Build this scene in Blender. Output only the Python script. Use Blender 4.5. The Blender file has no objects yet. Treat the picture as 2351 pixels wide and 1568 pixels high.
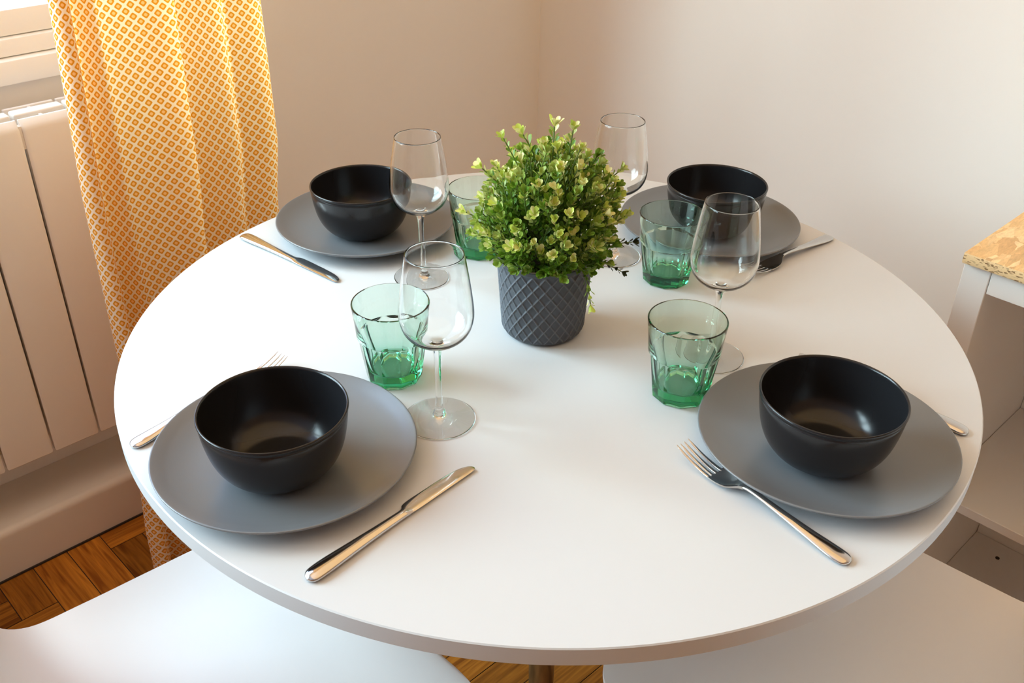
import bpy, bmesh, math, random
from mathutils import Vector, Matrix
random.seed(7)
C = bpy.context.scene.collection
SC = bpy.context.scene

# ------------------------------------------------------------------ camera, world, lights, exposure
ZT = 0.74                                   # table top height
CAM_H = ZT + 0.6251
PITCH, ROLL, FPX = 0.556616, 0.0145107, 2253.6
cam_d = bpy.data.cameras.new('camera')
cam = bpy.data.objects.new('camera', cam_d); C.objects.link(cam)
cam_d.sensor_fit = 'HORIZONTAL'; cam_d.sensor_width = 36.0
cam_d.lens = 36.0 * FPX / 2351.0
cam_d.clip_start = 0.02
_fw = Vector((0, math.cos(PITCH), -math.sin(PITCH)))
_up0 = Vector((0, math.sin(PITCH), math.cos(PITCH)))
_r0 = Vector((1, 0, 0))
_r = math.cos(ROLL) * _r0 + math.sin(ROLL) * _up0
_u = -math.sin(ROLL) * _r0 + math.cos(ROLL) * _up0
_m = Matrix((_r, _u, -_fw)).transposed().to_4x4()
_m.translation = Vector((0, 0, CAM_H))
cam.matrix_world = _m
SC.camera = cam

# room axes: U runs along the window wall, N points from the window wall into the room
ANG = math.radians(44.4)
UX, UY = math.cos(ANG), math.sin(ANG)
NX, NY = math.sin(ANG), -math.cos(ANG)
def P(s, n, z=0.0):
    return Vector((s * UX + n * NX, s * UY + n * NY, z))
ROT = ANG                                    # local +x -> U, local -y -> N
NW = -1.741                                  # window wall plane
UR = 1.787                                   # right wall plane
NB, UL = 1.75, -2.75                         # walls behind the camera
ZC = 2.55                                    # ceiling
WS0, WS1, WZ0, WZ1 = -2.45, 0.88, ZT + 0.115, ZT + 1.62   # window opening

W = bpy.data.worlds.new('daylight'); SC.world = W; W.use_nodes = True
bg = W.node_tree.nodes['Background']
bg.inputs['Color'].default_value = (0.56, 0.70, 1.0, 1)
bg.inputs['Strength'].default_value = 4.7

def area(name, loc, normal, sx, sy, energy, color, portal=False, shape='RECTANGLE'):
    l = bpy.data.lights.new(name, 'AREA'); l.shape = shape
    l.size = sx; l.size_y = sy; l.energy = energy; l.color = color
    if portal: l.cycles.is_portal = True
    o = bpy.data.objects.new(name, l); C.objects.link(o)
    o.rotation_euler = Vector(normal).to_track_quat('-Z', 'Y').to_euler()
    o.location = loc
    return o
portal = area('window_daylight_portal', P((WS0 + WS1) / 2, NW - 0.19, (WZ0 + WZ1) / 2), (NX, NY, 0),
              WS1 - WS0, WZ1 - WZ0, 1.0, (1, 1, 1), portal=True)
# orient so that local x runs along U
portal.rotation_euler = (math.radians(-90), 0, ROT)
def sun(name, plan_deg, elev_deg, angle_deg, strength, color):
    a, e_ = math.radians(plan_deg), math.radians(elev_deg)
    d = Vector((*(P(math.cos(a), math.sin(a)).xy * math.cos(e_)), -math.sin(e_)))     # travel direction
    l = bpy.data.lights.new(name, 'SUN'); l.energy = strength; l.angle = math.radians(angle_deg); l.color = color
    o = bpy.data.objects.new(name, l); C.objects.link(o); o.rotation_euler = d.to_track_quat('-Z', 'Y').to_euler()
    return o
sun('bright_sky', 42, 27, 56, 12.4, (0.71, 0.97, 1.0))
warm_fill = area('warm_fill_light', P(0.8, -0.5, ZC - 0.05), (0, 0, -1), 3.1, 3.1, 22.5, (1.0, 0.61, 0.20), shape='DISK')  # broad warm fill added overhead to tint the shade; no fitting modelled

vs = SC.view_settings
vs.view_transform = 'Standard'; vs.look = 'None'; vs.exposure = 0.08; vs.gamma = 1.0
vs.use_curve_mapping = False
SC.cycles.max_bounces = 16; SC.cycles.diffuse_bounces = 8; SC.cycles.glossy_bounces = 6
SC.cycles.transmission_bounces = 16; SC.cycles.transparent_max_bounces = 16
SC.cycles.sample_clamp_indirect = 30.0; SC.cycles.caustics_refractive = True; SC.cycles.caustics_reflective = True

# ------------------------------------------------------------------ materials
def mat(name):
    m = bpy.data.materials.new(name); m.use_nodes = True
    nt = m.node_tree
    return m, nt, nt.nodes, nt.links, nt.nodes['Principled BSDF']
def plain(name, col, rough=0.5, metal=0.0, spec=0.5, coat=0.0, coat_r=0.1, bump=0.0, bscale=200.0, var=0.0):
    m, nt, N, L, b = mat(name)
    b.inputs['Base Color'].default_value = (*col, 1)
    b.inputs['Roughness'].default_value = rough
    b.inputs['Metallic'].default_value = metal
    b.inputs['Specular IOR Level'].default_value = spec
    if coat: b.inputs['Coat Weight'].default_value = coat; b.inputs['Coat Roughness'].default_value = coat_r
    if bump or var:
        tc = N.new('ShaderNodeTexCoord'); nz = N.new('ShaderNodeTexNoise')
        nz.inputs['Scale'].default_value = bscale; nz.inputs['Detail'].default_value = 4
        L.new(tc.outputs['Object'], nz.inputs['Vector'])
        if bump:
            bp = N.new('ShaderNodeBump'); bp.inputs['Strength'].default_value = bump; bp.inputs['Distance'].default_value = 0.001
            L.new(nz.outputs['Fac'], bp.inputs['Height']); L.new(bp.outputs['Normal'], b.inputs['Normal'])
        if var:
            mx = N.new('ShaderNodeMix'); mx.data_type = 'RGBA'
            mx.inputs[6].default_value = (*[c * (1 - var) for c in col], 1); mx.inputs[7].default_value = (*[min(1, c * (1 + var)) for c in col], 1)
            L.new(nz.outputs['Fac'], mx.inputs[0]); L.new(mx.outputs[2], b.inputs['Base Color'])
    return m
def mathn(nt, op, a, b=None, c=None):
    n = nt.nodes.new('ShaderNodeMath'); n.operation = op
    for i, v in enumerate((a, b, c)):
        if v is None: continue
        if isinstance(v, (int, float)): n.inputs[i].default_value = v
        else: nt.links.new(v, n.inputs[i])
    return n.outputs[0]

M = {}
M['wall'] = plain('painted_wall', (0.86, 0.845, 0.82), 0.75, spec=0.3, bump=0.08, bscale=90)
M['wallw'] = plain('ochre_bounce_wall', (0.66, 0.46, 0.28), 0.8, spec=0.2)  # unseen walls coloured ochre so their bounce warms the shade
M['ceiling'] = plain('ceiling_paint', (0.82, 0.81, 0.79), 0.9, spec=0.2)
M['plinth'] = plain('plinth_paint', (0.70, 0.64, 0.57), 0.45, spec=0.4)
M['radiator'] = plain('radiator_enamel', (0.82, 0.79, 0.75), 0.35)
M['window'] = plain('window_pvc', (0.92, 0.92, 0.91), 0.3)
M['table'] = plain('white_laminate', (0.565, 0.585, 0.612), 0.38, spec=0.45)
M['chair'] = plain('white_plastic', (0.76, 0.745, 0.74), 0.38, spec=0.45)
M['cab'] = plain('white_foil', (0.80, 0.78, 0.75), 0.5, spec=0.4)
M['plate'] = plain('grey_stoneware', (0.140, 0.151, 0.166), 0.30, spec=0.62)
M['bowl'] = plain('black_stoneware', (0.0105, 0.0105, 0.012), 0.21, spec=0.36)
M['steel'] = plain('polished_steel', (0.55, 0.535, 0.52), 0.12, metal=1.0)
M['pot'] = plain('blue_grey_ceramic', (0.066, 0.074, 0.088), 0.42, spec=0.4, var=0.12, bscale=120)
def pot_mat():
    m, nt, N, L, b = mat('blue_grey_ceramic')
    at = N.new('ShaderNodeAttribute'); at.attribute_name = 'ridge'
    tc = N.new('ShaderNodeTexCoord'); nz = N.new('ShaderNodeTexNoise'); nz.inputs['Scale'].default_value = 90; nz.inputs['Detail'].default_value = 5
    L.new(tc.outputs['Object'], nz.inputs['Vector'])
    mx = N.new('ShaderNodeMix'); mx.data_type = 'RGBA'            # glaze breaks lighter over the raised lines
    mx.inputs[6].default_value = (0.056, 0.063, 0.076, 1); mx.inputs[7].default_value = (0.155, 0.165, 0.185, 1)
    L.new(mathn(nt, 'MULTIPLY', at.outputs['Fac'], mathn(nt, 'MULTIPLY_ADD', nz.outputs['Fac'], 0.7, 0.45)), mx.inputs[0])
    L.new(mx.outputs[2], b.inputs['Base Color']); b.inputs['Roughness'].default_value = 0.42; b.inputs['Specular IOR Level'].default_value = 0.4
    return m
M['pot'] = pot_mat()
M['potrim'] = plain('bare_ceramic_rim', (0.30, 0.25, 0.21), 0.6)
M['soil'] = plain('soil', (0.018, 0.015, 0.011), 0.95, bump=0.8, bscale=300)
M['stem'] = plain('plant_stem', (0.10, 0.16, 0.03), 0.6)
M['black'] = plain('black_metal', (0.02, 0.02, 0.02), 0.4)
M['dark'] = plain('dark_gap', (0.03, 0.02, 0.015), 0.9)

def wood(name, c1, c2, scale=(3, 60, 60), rough=0.4):
    m, nt, N, L, b = mat(name)
    tc = N.new('ShaderNodeTexCoord'); mp = N.new('ShaderNodeMapping'); mp.inputs['Scale'].default_value = scale
    nz = N.new('ShaderNodeTexNoise'); nz.inputs['Scale'].default_value = 1.0; nz.inputs['Detail'].default_value = 6; nz.inputs['Distortion'].default_value = 0.6
    L.new(tc.outputs['Object'], mp.inputs['Vector']); L.new(mp.outputs['Vector'], nz.inputs['Vector'])
    r = N.new('ShaderNodeValToRGB'); r.color_ramp.elements[0].position = 0.35; r.color_ramp.elements[1].position = 0.68
    r.color_ramp.elements[0].color = (*c1, 1); r.color_ramp.elements[1].color = (*c2, 1)
    L.new(nz.outputs['Fac'], r.inputs['Fac']); L.new(r.outputs['Color'], b.inputs['Base Color'])
    b.inputs['Roughness'].default_value = rough
    return m
M['legwood'] = wood('table_leg_wood', (0.085, 0.045, 0.014), (0.28, 0.16, 0.06), (60, 60, 5))

def glass(name, col, rough=0.0, absorb=None, dens=0.0, ior=1.45):
    m, nt, N, L, b = mat(name)
    N.remove(b)
    g = N.new('ShaderNodeBsdfGlass'); g.inputs['Color'].default_value = (*col, 1); g.inputs['IOR'].default_value = ior
    g.inputs['Roughness'].default_value = rough
    out = N['Material Output']; L.new(g.outputs[0], out.inputs['Surface'])
    if absorb:
        v = N.new('ShaderNodeVolumeAbsorption'); v.inputs['Color'].default_value = (*absorb, 1); v.inputs['Density'].default_value = dens
        L.new(v.outputs[0], out.inputs['Volume'])
    return m
M['glass'] = glass('clear_glass', (0.995, 0.997, 0.995), ior=1.36)
M['green'] = glass('green_glass', (0.95, 0.985, 0.965), absorb=(0.13, 0.74, 0.52), dens=60.0)
def pane_mat():
    m, nt, N, L, b = mat('window_glass'); N.remove(b)
    t = N.new('ShaderNodeBsdfTransparent'); g = N.new('ShaderNodeBsdfGlossy'); g.inputs['Roughness'].default_value = 0.02
    f = N.new('ShaderNodeLayerWeight'); f.inputs['Blend'].default_value = 0.5
    pw = mathn(nt, 'MULTIPLY_ADD', mathn(nt, 'POWER', f.outputs['Facing'], 5.0), 0.6, 0.03)
    x = N.new('ShaderNodeMixShader'); L.new(pw, x.inputs[0]); L.new(t.outputs[0], x.inputs[1]); L.new(g.outputs[0], x.inputs[2])
    L.new(x.outputs[0], N['Material Output'].inputs['Surface'])
    return m
M['pane'] = pane_mat()

def curtain_mat():
    m, nt, N, L, b = mat('printed_cotton'); N.remove(b)
    uv = N.new('ShaderNodeUVMap'); uv.uv_map = 'UVMap'
    sp = N.new('ShaderNodeSeparateXYZ'); L.new(uv.outputs[0], sp.inputs[0])
    PER = 0.0121
    k = 1 / PER
    ca, sa = math.cos(math.radians(50)), math.sin(math.radians(50))
    x, y = sp.outputs[0], sp.outputs[1]
    a = mathn(nt, 'ADD', mathn(nt, 'MULTIPLY', x, ca * k), mathn(nt, 'MULTIPLY', y, sa * k))
    c = mathn(nt, 'SUBTRACT', mathn(nt, 'MULTIPLY', y, ca * k), mathn(nt, 'MULTIPLY', x, sa * k))
    fa = mathn(nt, 'ABSOLUTE', mathn(nt, 'SUBTRACT', mathn(nt, 'FRACT', a), 0.5))
    fc = mathn(nt, 'ABSOLUTE', mathn(nt, 'SUBTRACT', mathn(nt, 'FRACT', c), 0.5))
    d = mathn(nt, 'POWER', mathn(nt, 'ADD', mathn(nt, 'POWER', fa, 5.0), mathn(nt, 'POWER', fc, 5.0)), 1 / 5.0)
    # inner hole is rounder
    d2 = mathn(nt, 'SQRT', mathn(nt, 'ADD', mathn(nt, 'MULTIPLY', fa, fa), mathn(nt, 'MULTIPLY', fc, fc)))
    d2 = mathn(nt, 'MULTIPLY', mathn(nt, 'ADD', d, d2), 0.5)
    outer = N.new('ShaderNodeMapRange'); outer.inputs[1].default_value = 0.330; outer.inputs[2].default_value = 0.385
    outer.inputs[3].default_value = 1; outer.inputs[4].default_value = 0; L.new(d, outer.inputs[0])
    inner = N.new('ShaderNodeMapRange'); inner.inputs[1].default_value = 0.150; inner.inputs[2].default_value = 0.215
    inner.inputs[3].default_value = 0; inner.inputs[4].default_value = 1; L.new(d2, inner.inputs[0])
    ring = mathn(nt, 'MULTIPLY', outer.outputs[0], inner.outputs[0])
    cen = N.new('ShaderNodeMix'); cen.data_type = 'RGBA'                       # ground / centre of a ring
    cen.inputs[6].default_value = (0.90, 0.80, 0.66, 1); cen.inputs[7].default_value = (0.92, 0.56, 0.24, 1)
    L.new(outer.outputs[0], cen.inputs[0])
    mx = N.new('ShaderNodeMix'); mx.data_type = 'RGBA'; mx.inputs[7].default_value = (0.70, 0.29, 0.015, 1)
    L.new(ring, mx.inputs[0]); L.new(cen.outputs[2], mx.inputs[6])
    dif = N.new('ShaderNodeBsdfDiffuse'); tr = N.new('ShaderNodeBsdfTranslucent')
    L.new(mx.outputs[2], dif.inputs['Color'])
    g = N.new('ShaderNodeMix'); g.data_type = 'RGBA'; g.blend_type = 'MULTIPLY'; g.inputs[0].default_value = 1.0
    L.new(mx.outputs[2], g.inputs[6]); g.inputs[7].default_value = (1.0, 0.88, 0.58, 1)
    L.new(g.outputs[2], tr.inputs['Color'])
    s = N.new('ShaderNodeMixShader'); s.inputs[0].default_value = 0.42
    L.new(dif.outputs[0], s.inputs[1]); L.new(tr.outputs[0], s.inputs[2])
    L.new(s.outputs[0], N['Material Output'].inputs['Surface'])
    return m
M['curtain'] = curtain_mat()

def leaf_mat():
    m, nt, N, L, b = mat('leaf')
    at = N.new('ShaderNodeAttribute'); at.attribute_name = 'leaf_colour'
    L.new(at.outputs['Color'], b.inputs['Base Color']); b.inputs['Roughness'].default_value = 0.42; b.inputs['Specular IOR Level'].default_value = 0.4
    tr = N.new('ShaderNodeBsdfTranslucent'); L.new(at.outputs['Color'], tr.inputs['Color'])
    s = N.new('ShaderNodeMixShader'); s.inputs[0].default_value = 0.25
    L.new(b.outputs[0], s.inputs[1]); L.new(tr.outputs[0], s.inputs[2]); L.new(s.outputs[0], N['Material Output'].inputs['Surface'])
    return m
M['leaf'] = leaf_mat()

def floor_mat():
    m, nt, N, L, b = mat('oak_parquet')
    uv = N.new('ShaderNodeUVMap'); uv.uv_map = 'UVMap'
    at = N.new('ShaderNodeAttribute'); at.attribute_name = 'plank'
    mp = N.new('ShaderNodeMapping'); mp.inputs['Scale'].default_value = (5, 90, 1)
    ad = N.new('ShaderNodeVectorMath'); ad.operation = 'ADD'
    sc = N.new('ShaderNodeVectorMath'); sc.operation = 'SCALE'; sc.inputs['Scale'].default_value = 40
    L.new(at.outputs['Color'], sc.inputs[0])
    L.new(uv.outputs[0], mp.inputs[0]); L.new(mp.outputs[0], ad.inputs[0]); L.new(sc.outputs[0], ad.inputs[1])
    nz = N.new('ShaderNodeTexNoise'); nz.inputs['Scale'].default_value = 1; nz.inputs['Detail'].default_value = 5; nz.inputs['Distortion'].default_value = 1.2
    L.new(ad.outputs[0], nz.inputs['Vector'])
    r = N.new('ShaderNodeValToRGB'); r.color_ramp.elements[0].position = 0.32; r.color_ramp.elements[1].position = 0.7
    r.color_ramp.elements[0].color = (0.20, 0.060, 0.006, 1); r.color_ramp.elements[1].color = (0.52, 0.20, 0.022, 1)
    L.new(nz.outputs['Fac'], r.inputs['Fac'])
    sx = N.new('ShaderNodeSeparateColor'); L.new(at.outputs['Color'], sx.inputs[0])
    mx = N.new('ShaderNodeMix'); mx.data_type = 'RGBA'; mx.blend_type = 'MULTIPLY'; mx.inputs[0].default_value = 1
    vr = N.new('ShaderNodeMapRange'); vr.inputs[3].default_value = 0.62; vr.inputs[4].default_value = 1.25; L.new(sx.outputs[0], vr.inputs[0])
    cb = N.new('ShaderNodeCombineColor')
    for i in range(3): L.new(vr.outputs[0], cb.inputs[i])
    L.new(r.outputs[0], mx.inputs[6]); L.new(cb.outputs[0], mx.inputs[7]); L.new(mx.outputs[2], b.inputs['Base Color'])
    b.inputs['Roughness'].default_value = 0.5; b.inputs['Specular IOR Level'].default_value = 0.15
    return m
M['floor'] = floor_mat()

def osb_mat():
    m, nt, N, L, b = mat('osb_board')
    tc = N.new('ShaderNodeTexCoord')
    nzd = N.new('ShaderNodeTexNoise'); nzd.inputs['Scale'].default_value = 14; nzd.inputs['Detail'].default_value = 3
    L.new(tc.outputs['Object'], nzd.inputs['Vector'])
    last = None
    cols = [(0.78, 0.50, 0.22), (0.62, 0.33, 0.11), (0.86, 0.62, 0.33)]
    v0 = []
    for i, (rot, scl) in enumerate([(0.4, (22, 75, 40)), (1.5, (20, 66, 40)), (-0.7, (26, 85, 40))]):
        mp = N.new('ShaderNodeMapping'); mp.inputs['Rotation'].default_value = (0, 0, rot); mp.inputs['Scale'].default_value = scl
        mp.inputs['Location'].default_value = (i * 3.1, i * 1.7, 0)
        mxv = N.new('ShaderNodeMix'); mxv.data_type = 'VECTOR'; mxv.inputs[0].default_value = 0.03
        L.new(tc.outputs['Object'], mxv.inputs[4]); L.new(nzd.outputs['Color'], mxv.inputs[5])
        L.new(mxv.outputs[1], mp.inputs['Vector'])
        v = N.new('ShaderNodeTexVoronoi'); v.inputs['Scale'].default_value = 1.0
        L.new(mp.outputs['Vector'], v.inputs['Vector']); v0.append(v)
    def ramp(v, stops):
        sx = N.new('ShaderNodeSeparateColor'); L.new(v.outputs['Color'], sx.inputs[0])
        r = N.new('ShaderNodeValToRGB'); e = r.color_ramp.elements
        e[0].position, e[0].color = stops[0][0], (*stops[0][1], 1); e[1].position, e[1].color = stops[-1][0], (*stops[-1][1], 1)
        for p_, c_ in stops[1:-1]:
            n = e.new(p_); n.color = (*c_, 1)
        L.new(sx.outputs[0], r.inputs[0]); return r.outputs[0], sx
    c1, s1 = ramp(v0[0], [(0, (0.50, 0.26, 0.09)), (0.35, (0.66, 0.40, 0.16)), (0.7, (0.76, 0.52, 0.25)), (1, (0.86, 0.66, 0.38))])
    c2, s2 = ramp(v0[1], [(0, (0.60, 0.30, 0.10)), (0.5, (0.72, 0.45, 0.19)), (1, (0.82, 0.60, 0.31))])
    c3, s3 = ramp(v0[2], [(0, (0.30, 0.15, 0.06)), (0.15, (0.58, 0.34, 0.13)), (1, (0.84, 0.62, 0.34))])
    def pick(a, bb, s, lo):
        g = mathn(nt, 'GREATER_THAN', s.outputs[1], lo)
        x = N.new('ShaderNodeMix'); x.data_type = 'RGBA'; L.new(g, x.inputs[0]); L.new(a, x.inputs[6]); L.new(bb, x.inputs[7]); return x.outputs[2]
    col = pick(pick(c1, c2, s2, 0.55), c3, s3, 0.62)
    fine = N.new('ShaderNodeTexNoise'); fine.inputs['Scale'].default_value = 1.0; fine.inputs['Detail'].default_value = 6; fine.inputs['Roughness'].default_value = 0.7
    mpf = N.new('ShaderNodeMapping'); mpf.inputs['Scale'].default_value = (70, 260, 60); mpf.inputs['Rotation'].default_value = (0, 0, 0.5)
    L.new(tc.outputs['Object'], mpf.inputs[0]); L.new(mpf.outputs[0], fine.inputs['Vector'])
    gr = N.new('ShaderNodeMapRange'); gr.inputs[1].default_value = 0.3; gr.inputs[2].default_value = 0.7; gr.inputs[3].default_value = 0.85; gr.inputs[4].default_value = 1.22
    L.new(fine.outputs['Fac'], gr.inputs[0])
    cbf = N.new('ShaderNodeCombineColor')
    for i in range(3): L.new(gr.outputs[0], cbf.inputs[i])
    mf = N.new('ShaderNodeMix'); mf.data_type = 'RGBA'; mf.blend_type = 'MULTIPLY'; mf.inputs[0].default_value = 1.0
    avg = N.new('ShaderNodeMix'); avg.data_type = 'RGBA'; avg.inputs[0].default_value = 0.35; avg.inputs[7].default_value = (0.74, 0.51, 0.27, 1)
    L.new(col, avg.inputs[6]); L.new(avg.outputs[2], mf.inputs[6]); L.new(cbf.outputs[0], mf.inputs[7])
    L.new(mf.outputs[2], b.inputs['Base Color']); b.inputs['Roughness'].default_value = 0.55
    bp = N.new('ShaderNodeBump'); bp.inputs['Strength'].default_value = 0.4; bp.inputs['Distance'].default_value = 0.001
    L.new(s1.outputs[2], bp.inputs['Height']); L.new(bp.outputs['Normal'], b.inputs['Normal'])
    return m
M['osb'] = osb_mat()
def osb_edge():
    m, nt, N, L, b = mat('osb_edge')
    tc = N.new('ShaderNodeTexCoord'); mp = N.new('ShaderNodeMapping'); mp.inputs['Scale'].default_value = (230, 230, 650)
    v = N.new('ShaderNodeTexVoronoi'); v.inputs['Scale'].default_value = 1
    L.new(tc.outputs['Object'], mp.inputs[0]); L.new(mp.outputs[0], v.inputs[0])
    sx = N.new('ShaderNodeSeparateColor'); L.new(v.outputs['Color'], sx.inputs[0])
    r = N.new('ShaderNodeValToRGB'); e = r.color_ramp.elements
    e[0].position, e[0].color = 0.03, (0.22, 0.12, 0.05, 1); e[1].position, e[1].color = 0.30, (0.76, 0.54, 0.29, 1)
    L.new(sx.outputs[0], r.inputs[0]); L.new(r.outputs[0], b.inputs['Base Color']); b.inputs['Roughness'].default_value = 0.8
    return m
M['osb_edge'] = osb_edge()

# ------------------------------------------------------------------ helpers
def finish(bm, sharp=35.0):
    bmesh.ops.recalc_face_normals(bm, faces=bm.faces)
    style(bm, sharp)
def style(bm, sharp=35.0):
    th = math.radians(sharp)
    for f in bm.faces: f.smooth = True
    for e in bm.edges:
        if len(e.link_faces) == 2 and e.calc_face_angle(0) > th: e.smooth = False
def obj(name, bm, m, parent=None, loc=None, rotz=None, recalc=True, sharp=35.0):
    if recalc: finish(bm, sharp)
    me = bpy.data.meshes.new(name); bm.to_mesh(me); bm.free()
    for x in (m if isinstance(m, (list, tuple)) else [m]): me.materials.append(x)
    o = bpy.data.objects.new(name, me); C.objects.link(o)
    if parent is not None: o.parent = parent
    if loc is not None: o.location = loc
    if rotz is not None: o.rotation_euler = (0, 0, rotz)
    return o
def tag(o, label, cat, group=None):
    o['label'] = label; o['category'] = cat
    if group: o['group'] = group
    return o
def thing(name, label, cat, loc=(0, 0, 0), rotz=0.0, group=None):
    o = bpy.data.objects.new(name, None); C.objects.link(o)
    o.empty_display_size = 0.05
    o.location = loc; o.rotation_euler = (0, 0, rotz)
    return tag(o, label, cat, group)
def struct(o): o['kind'] = 'structure'; return o
def dup(root, loc, rotz, label):
    r = root.copy(); C.objects.link(r); r.location = loc; r.rotation_euler = (0, 0, rotz); r['label'] = label
    for ch in list(root.children):
        c = ch.copy(); C.objects.link(c); c.parent = r
        for g in list(ch.children):
            d = g.copy(); C.objects.link(d); d.parent = c
    return r
def add_box(bm, x0, x1, y0, y1, z0, z1, bev=0.0, seg=2, mi=0):
    vs_ = [bm.verts.new((x, y, z)) for x in (x0, x1) for y in (y0, y1) for z in (z0, z1)]
    F = [(0, 1, 3, 2), (4, 6, 7, 5), (0, 4, 5, 1), (2, 3, 7, 6), (0, 2, 6, 4), (1, 5, 7, 3)]
    fs = [bm.faces.new([vs_[i] for i in f]) for f in F]
    for f in fs: f.material_index = mi
    if bev > 0:
        es = list({e for f in fs for e in f.edges})
        bmesh.ops.bevel(bm, geom=es, offset=bev, segments=seg, affect='EDGES', profile=0.5)
    return fs
def box(*a, **k):
    bm = bmesh.new(); add_box(bm, *a, **k); return bm
def rings(bm, rs, close_start=True, close_end=True):
    """rs: list of rings (lists of coords, equal length) -> skinned surface"""
    R_ = [[bm.verts.new(c) for c in r] for r in rs]
    n = len(R_[0])
    for a, b in zip(R_, R_[1:]):
        for i in range(n):
            j = (i + 1) % n
            bm.faces.new((a[i], a[j], b[j], b[i]))
    if close_start: bm.faces.new(list(reversed(R_[0])))
    if close_end: bm.faces.new(R_[-1])
    return R_
def lathe(bm, prof, seg=64, close=True):
    """prof: list of (r, z) from axis to axis or open; r == 0 makes a pole"""
    prev = None
    for r, z in prof:
        if r < 1e-6: cur = [bm.verts.new((0, 0, z))]
        else: cur = [bm.verts.new((r * math.cos(2 * math.pi * i / seg), r * math.sin(2 * math.pi * i / seg), z)) for i in range(seg)]
        if prev is not None:
            for i in range(seg):
                j = (i + 1) % seg
                if len(prev) == 1 and len(cur) == 1: continue
                if len(prev) == 1: bm.faces.new((prev[0], cur[i], cur[j]))
                elif len(cur) == 1: bm.faces.new((prev[i], cur[0], prev[j]))
                else: bm.faces.new((prev[i], cur[i], cur[j], prev[j]))
        prev = cur
def smooth_prof(pts, k=4):
    """Catmull-Rom through (r,z) points"""
    out = []
    n = len(pts)
    for i in range(n - 1):
        p0 = pts[max(i - 1, 0)]; p1 = pts[i]; p2 = pts[i + 1]; p3 = pts[min(i + 2, n - 1)]
        for j in range(k):
            t = j / k
            q = []
            for d in range(len(p1)):
                a = 2 * p1[d]; b = p2[d] - p0[d]; c = 2 * p0[d] - 5 * p1[d] + 4 * p2[d] - p3[d]; e = -p0[d] + 3 * p1[d] - 3 * p2[d] + p3[d]
                q.append(0.5 * (a + b * t + c * t * t + e * t ** 3))
            if len(q) == 2 and q[0] < 0: q[0] = 0
            out.append(tuple(q))
    out.append(tuple(pts[-1]))
    return out
def tube(bm, pts, radii, seg=10):
    pts = [Vector(p) for p in pts]; rs = []
    for i, p in enumerate(pts):
        t = (pts[min(i + 1, len(pts) - 1)] - pts[max(i - 1, 0)]).normalized()
        a = t.cross(Vector((0, 0, 1)))
        if a.length < 1e-3: a = t.cross(Vector((1, 0, 0)))
        a.normalize(); b = a.cross(t)
        r = radii[i] if isinstance(radii, (list, tuple)) else radii
        rs.append([p + r * (math.cos(2 * math.pi * k / seg) * a + math.sin(2 * math.pi * k / seg) * b) for k in range(seg)])
    rings(bm, rs)

# ------------------------------------------------------------------ room shell
def wall_box(name, s0, s1, n0, n1, z0, z1, m):
    bm = box(s0, s1, -n1, -n0, z0, z1)
    return struct(obj(name, bm, m, rotz=ROT))
TH = 0.20
# window wall with an opening
bm = bmesh.new()
add_box(bm, UL - TH, WS0, -NW, -(NW - TH), 0, ZC)
add_box(bm, WS1, UR + TH, -NW, -(NW - TH), 0, ZC)
add_box(bm, WS0, WS1, -NW, -(NW - TH), 0, WZ0)
add_box(bm, WS0, WS1, -NW, -(NW - TH), WZ1, ZC)
struct(obj('wall_left', bm, M['wall'], rotz=ROT))
wall_box('wall_right', UR, UR + TH, NW, NB + TH, 0, ZC, M['wall'])
wall_box('wall_back', UL - TH, UL, NW, NB + TH, 0, ZC, M['wallw'])
wall_box('wall_front', UL, UR, NB, NB + TH, 0, ZC, M['wallw'])
bm = box(UL - TH, UR + TH, -(NB + TH), -(NW - TH), ZC, ZC + 0.1)
struct(obj('ceiling', bm, M['ceiling'], rotz=ROT))

# parquet floor: herringbone blocks in one mesh, thin dark joints
def make_floor():
    bm = bmesh.new(); uvl = bm.loops.layers.uv.new('UVMap'); cl = bm.loops.layers.color.new('plank')
    wd, n = 0.065, 4; g = 0.0008; s_off, n_off = 0.2337 - 0.065 * 12, 0.012
    def plank(s0, s1, t0, t1, horiz):
        if s1 < UL or s0 > UR or t1 < NW or t0 > NB: return
        s0c, s1c, t0c, t1c = max(s0 + g, UL), min(s1 - g, UR), max(t0 + g, NW), min(t1 - g, NB)
        if s1c - s0c < 1e-3 or t1c - t0c < 1e-3: return
        vv = [bm.verts.new((a, -b, 0)) for a, b in ((s0c, t1c), (s1c, t1c), (s1c, t0c), (s0c, t0c))]
        f = bm.faces.new(vv); f.material_index = 0
        col = (random.random(), random.random(), random.random(), 1)
        for l in f.loops:
            x, y = l.vert.co.x, -l.vert.co.y
            l[uvl].uv = (x - s0, y - t0) if horiz else (y - t0, x - s0)
            l[cl] = col
    R_ = range(-65, 75)
    for j in R_:
        for k in range(-9, 10):
            i0 = j + 2 * n * k
            plank(s_off + i0 * wd, s_off + (i0 + n) * wd, n_off + j * wd, n_off + (j + 1) * wd, True)
            j0 = j - 2 * n + 1 - 2 * n * k
            plank(s_off + j * wd, s_off + (j + 1) * wd, n_off + j0 * wd, n_off + (j0 + n) * wd, False)
    vv = [bm.verts.new(c) for c in ((UL, -NB, -0.002), (UR, -NB, -0.002), (UR, -NW, -0.002), (UL, -NW, -0.002))]
    f = bm.faces.new(vv); f.material_index = 1
    me = bpy.data.meshes.new('floor'); bm.to_mesh(me); bm.free()
    me.materials.append(M['floor']); me.materials.append(M['dark'])
    o = bpy.data.objects.new('floor', me); C.objects.link(o); o.rotation_euler = (0, 0, ROT)
    return struct(o)
make_floor()

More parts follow.
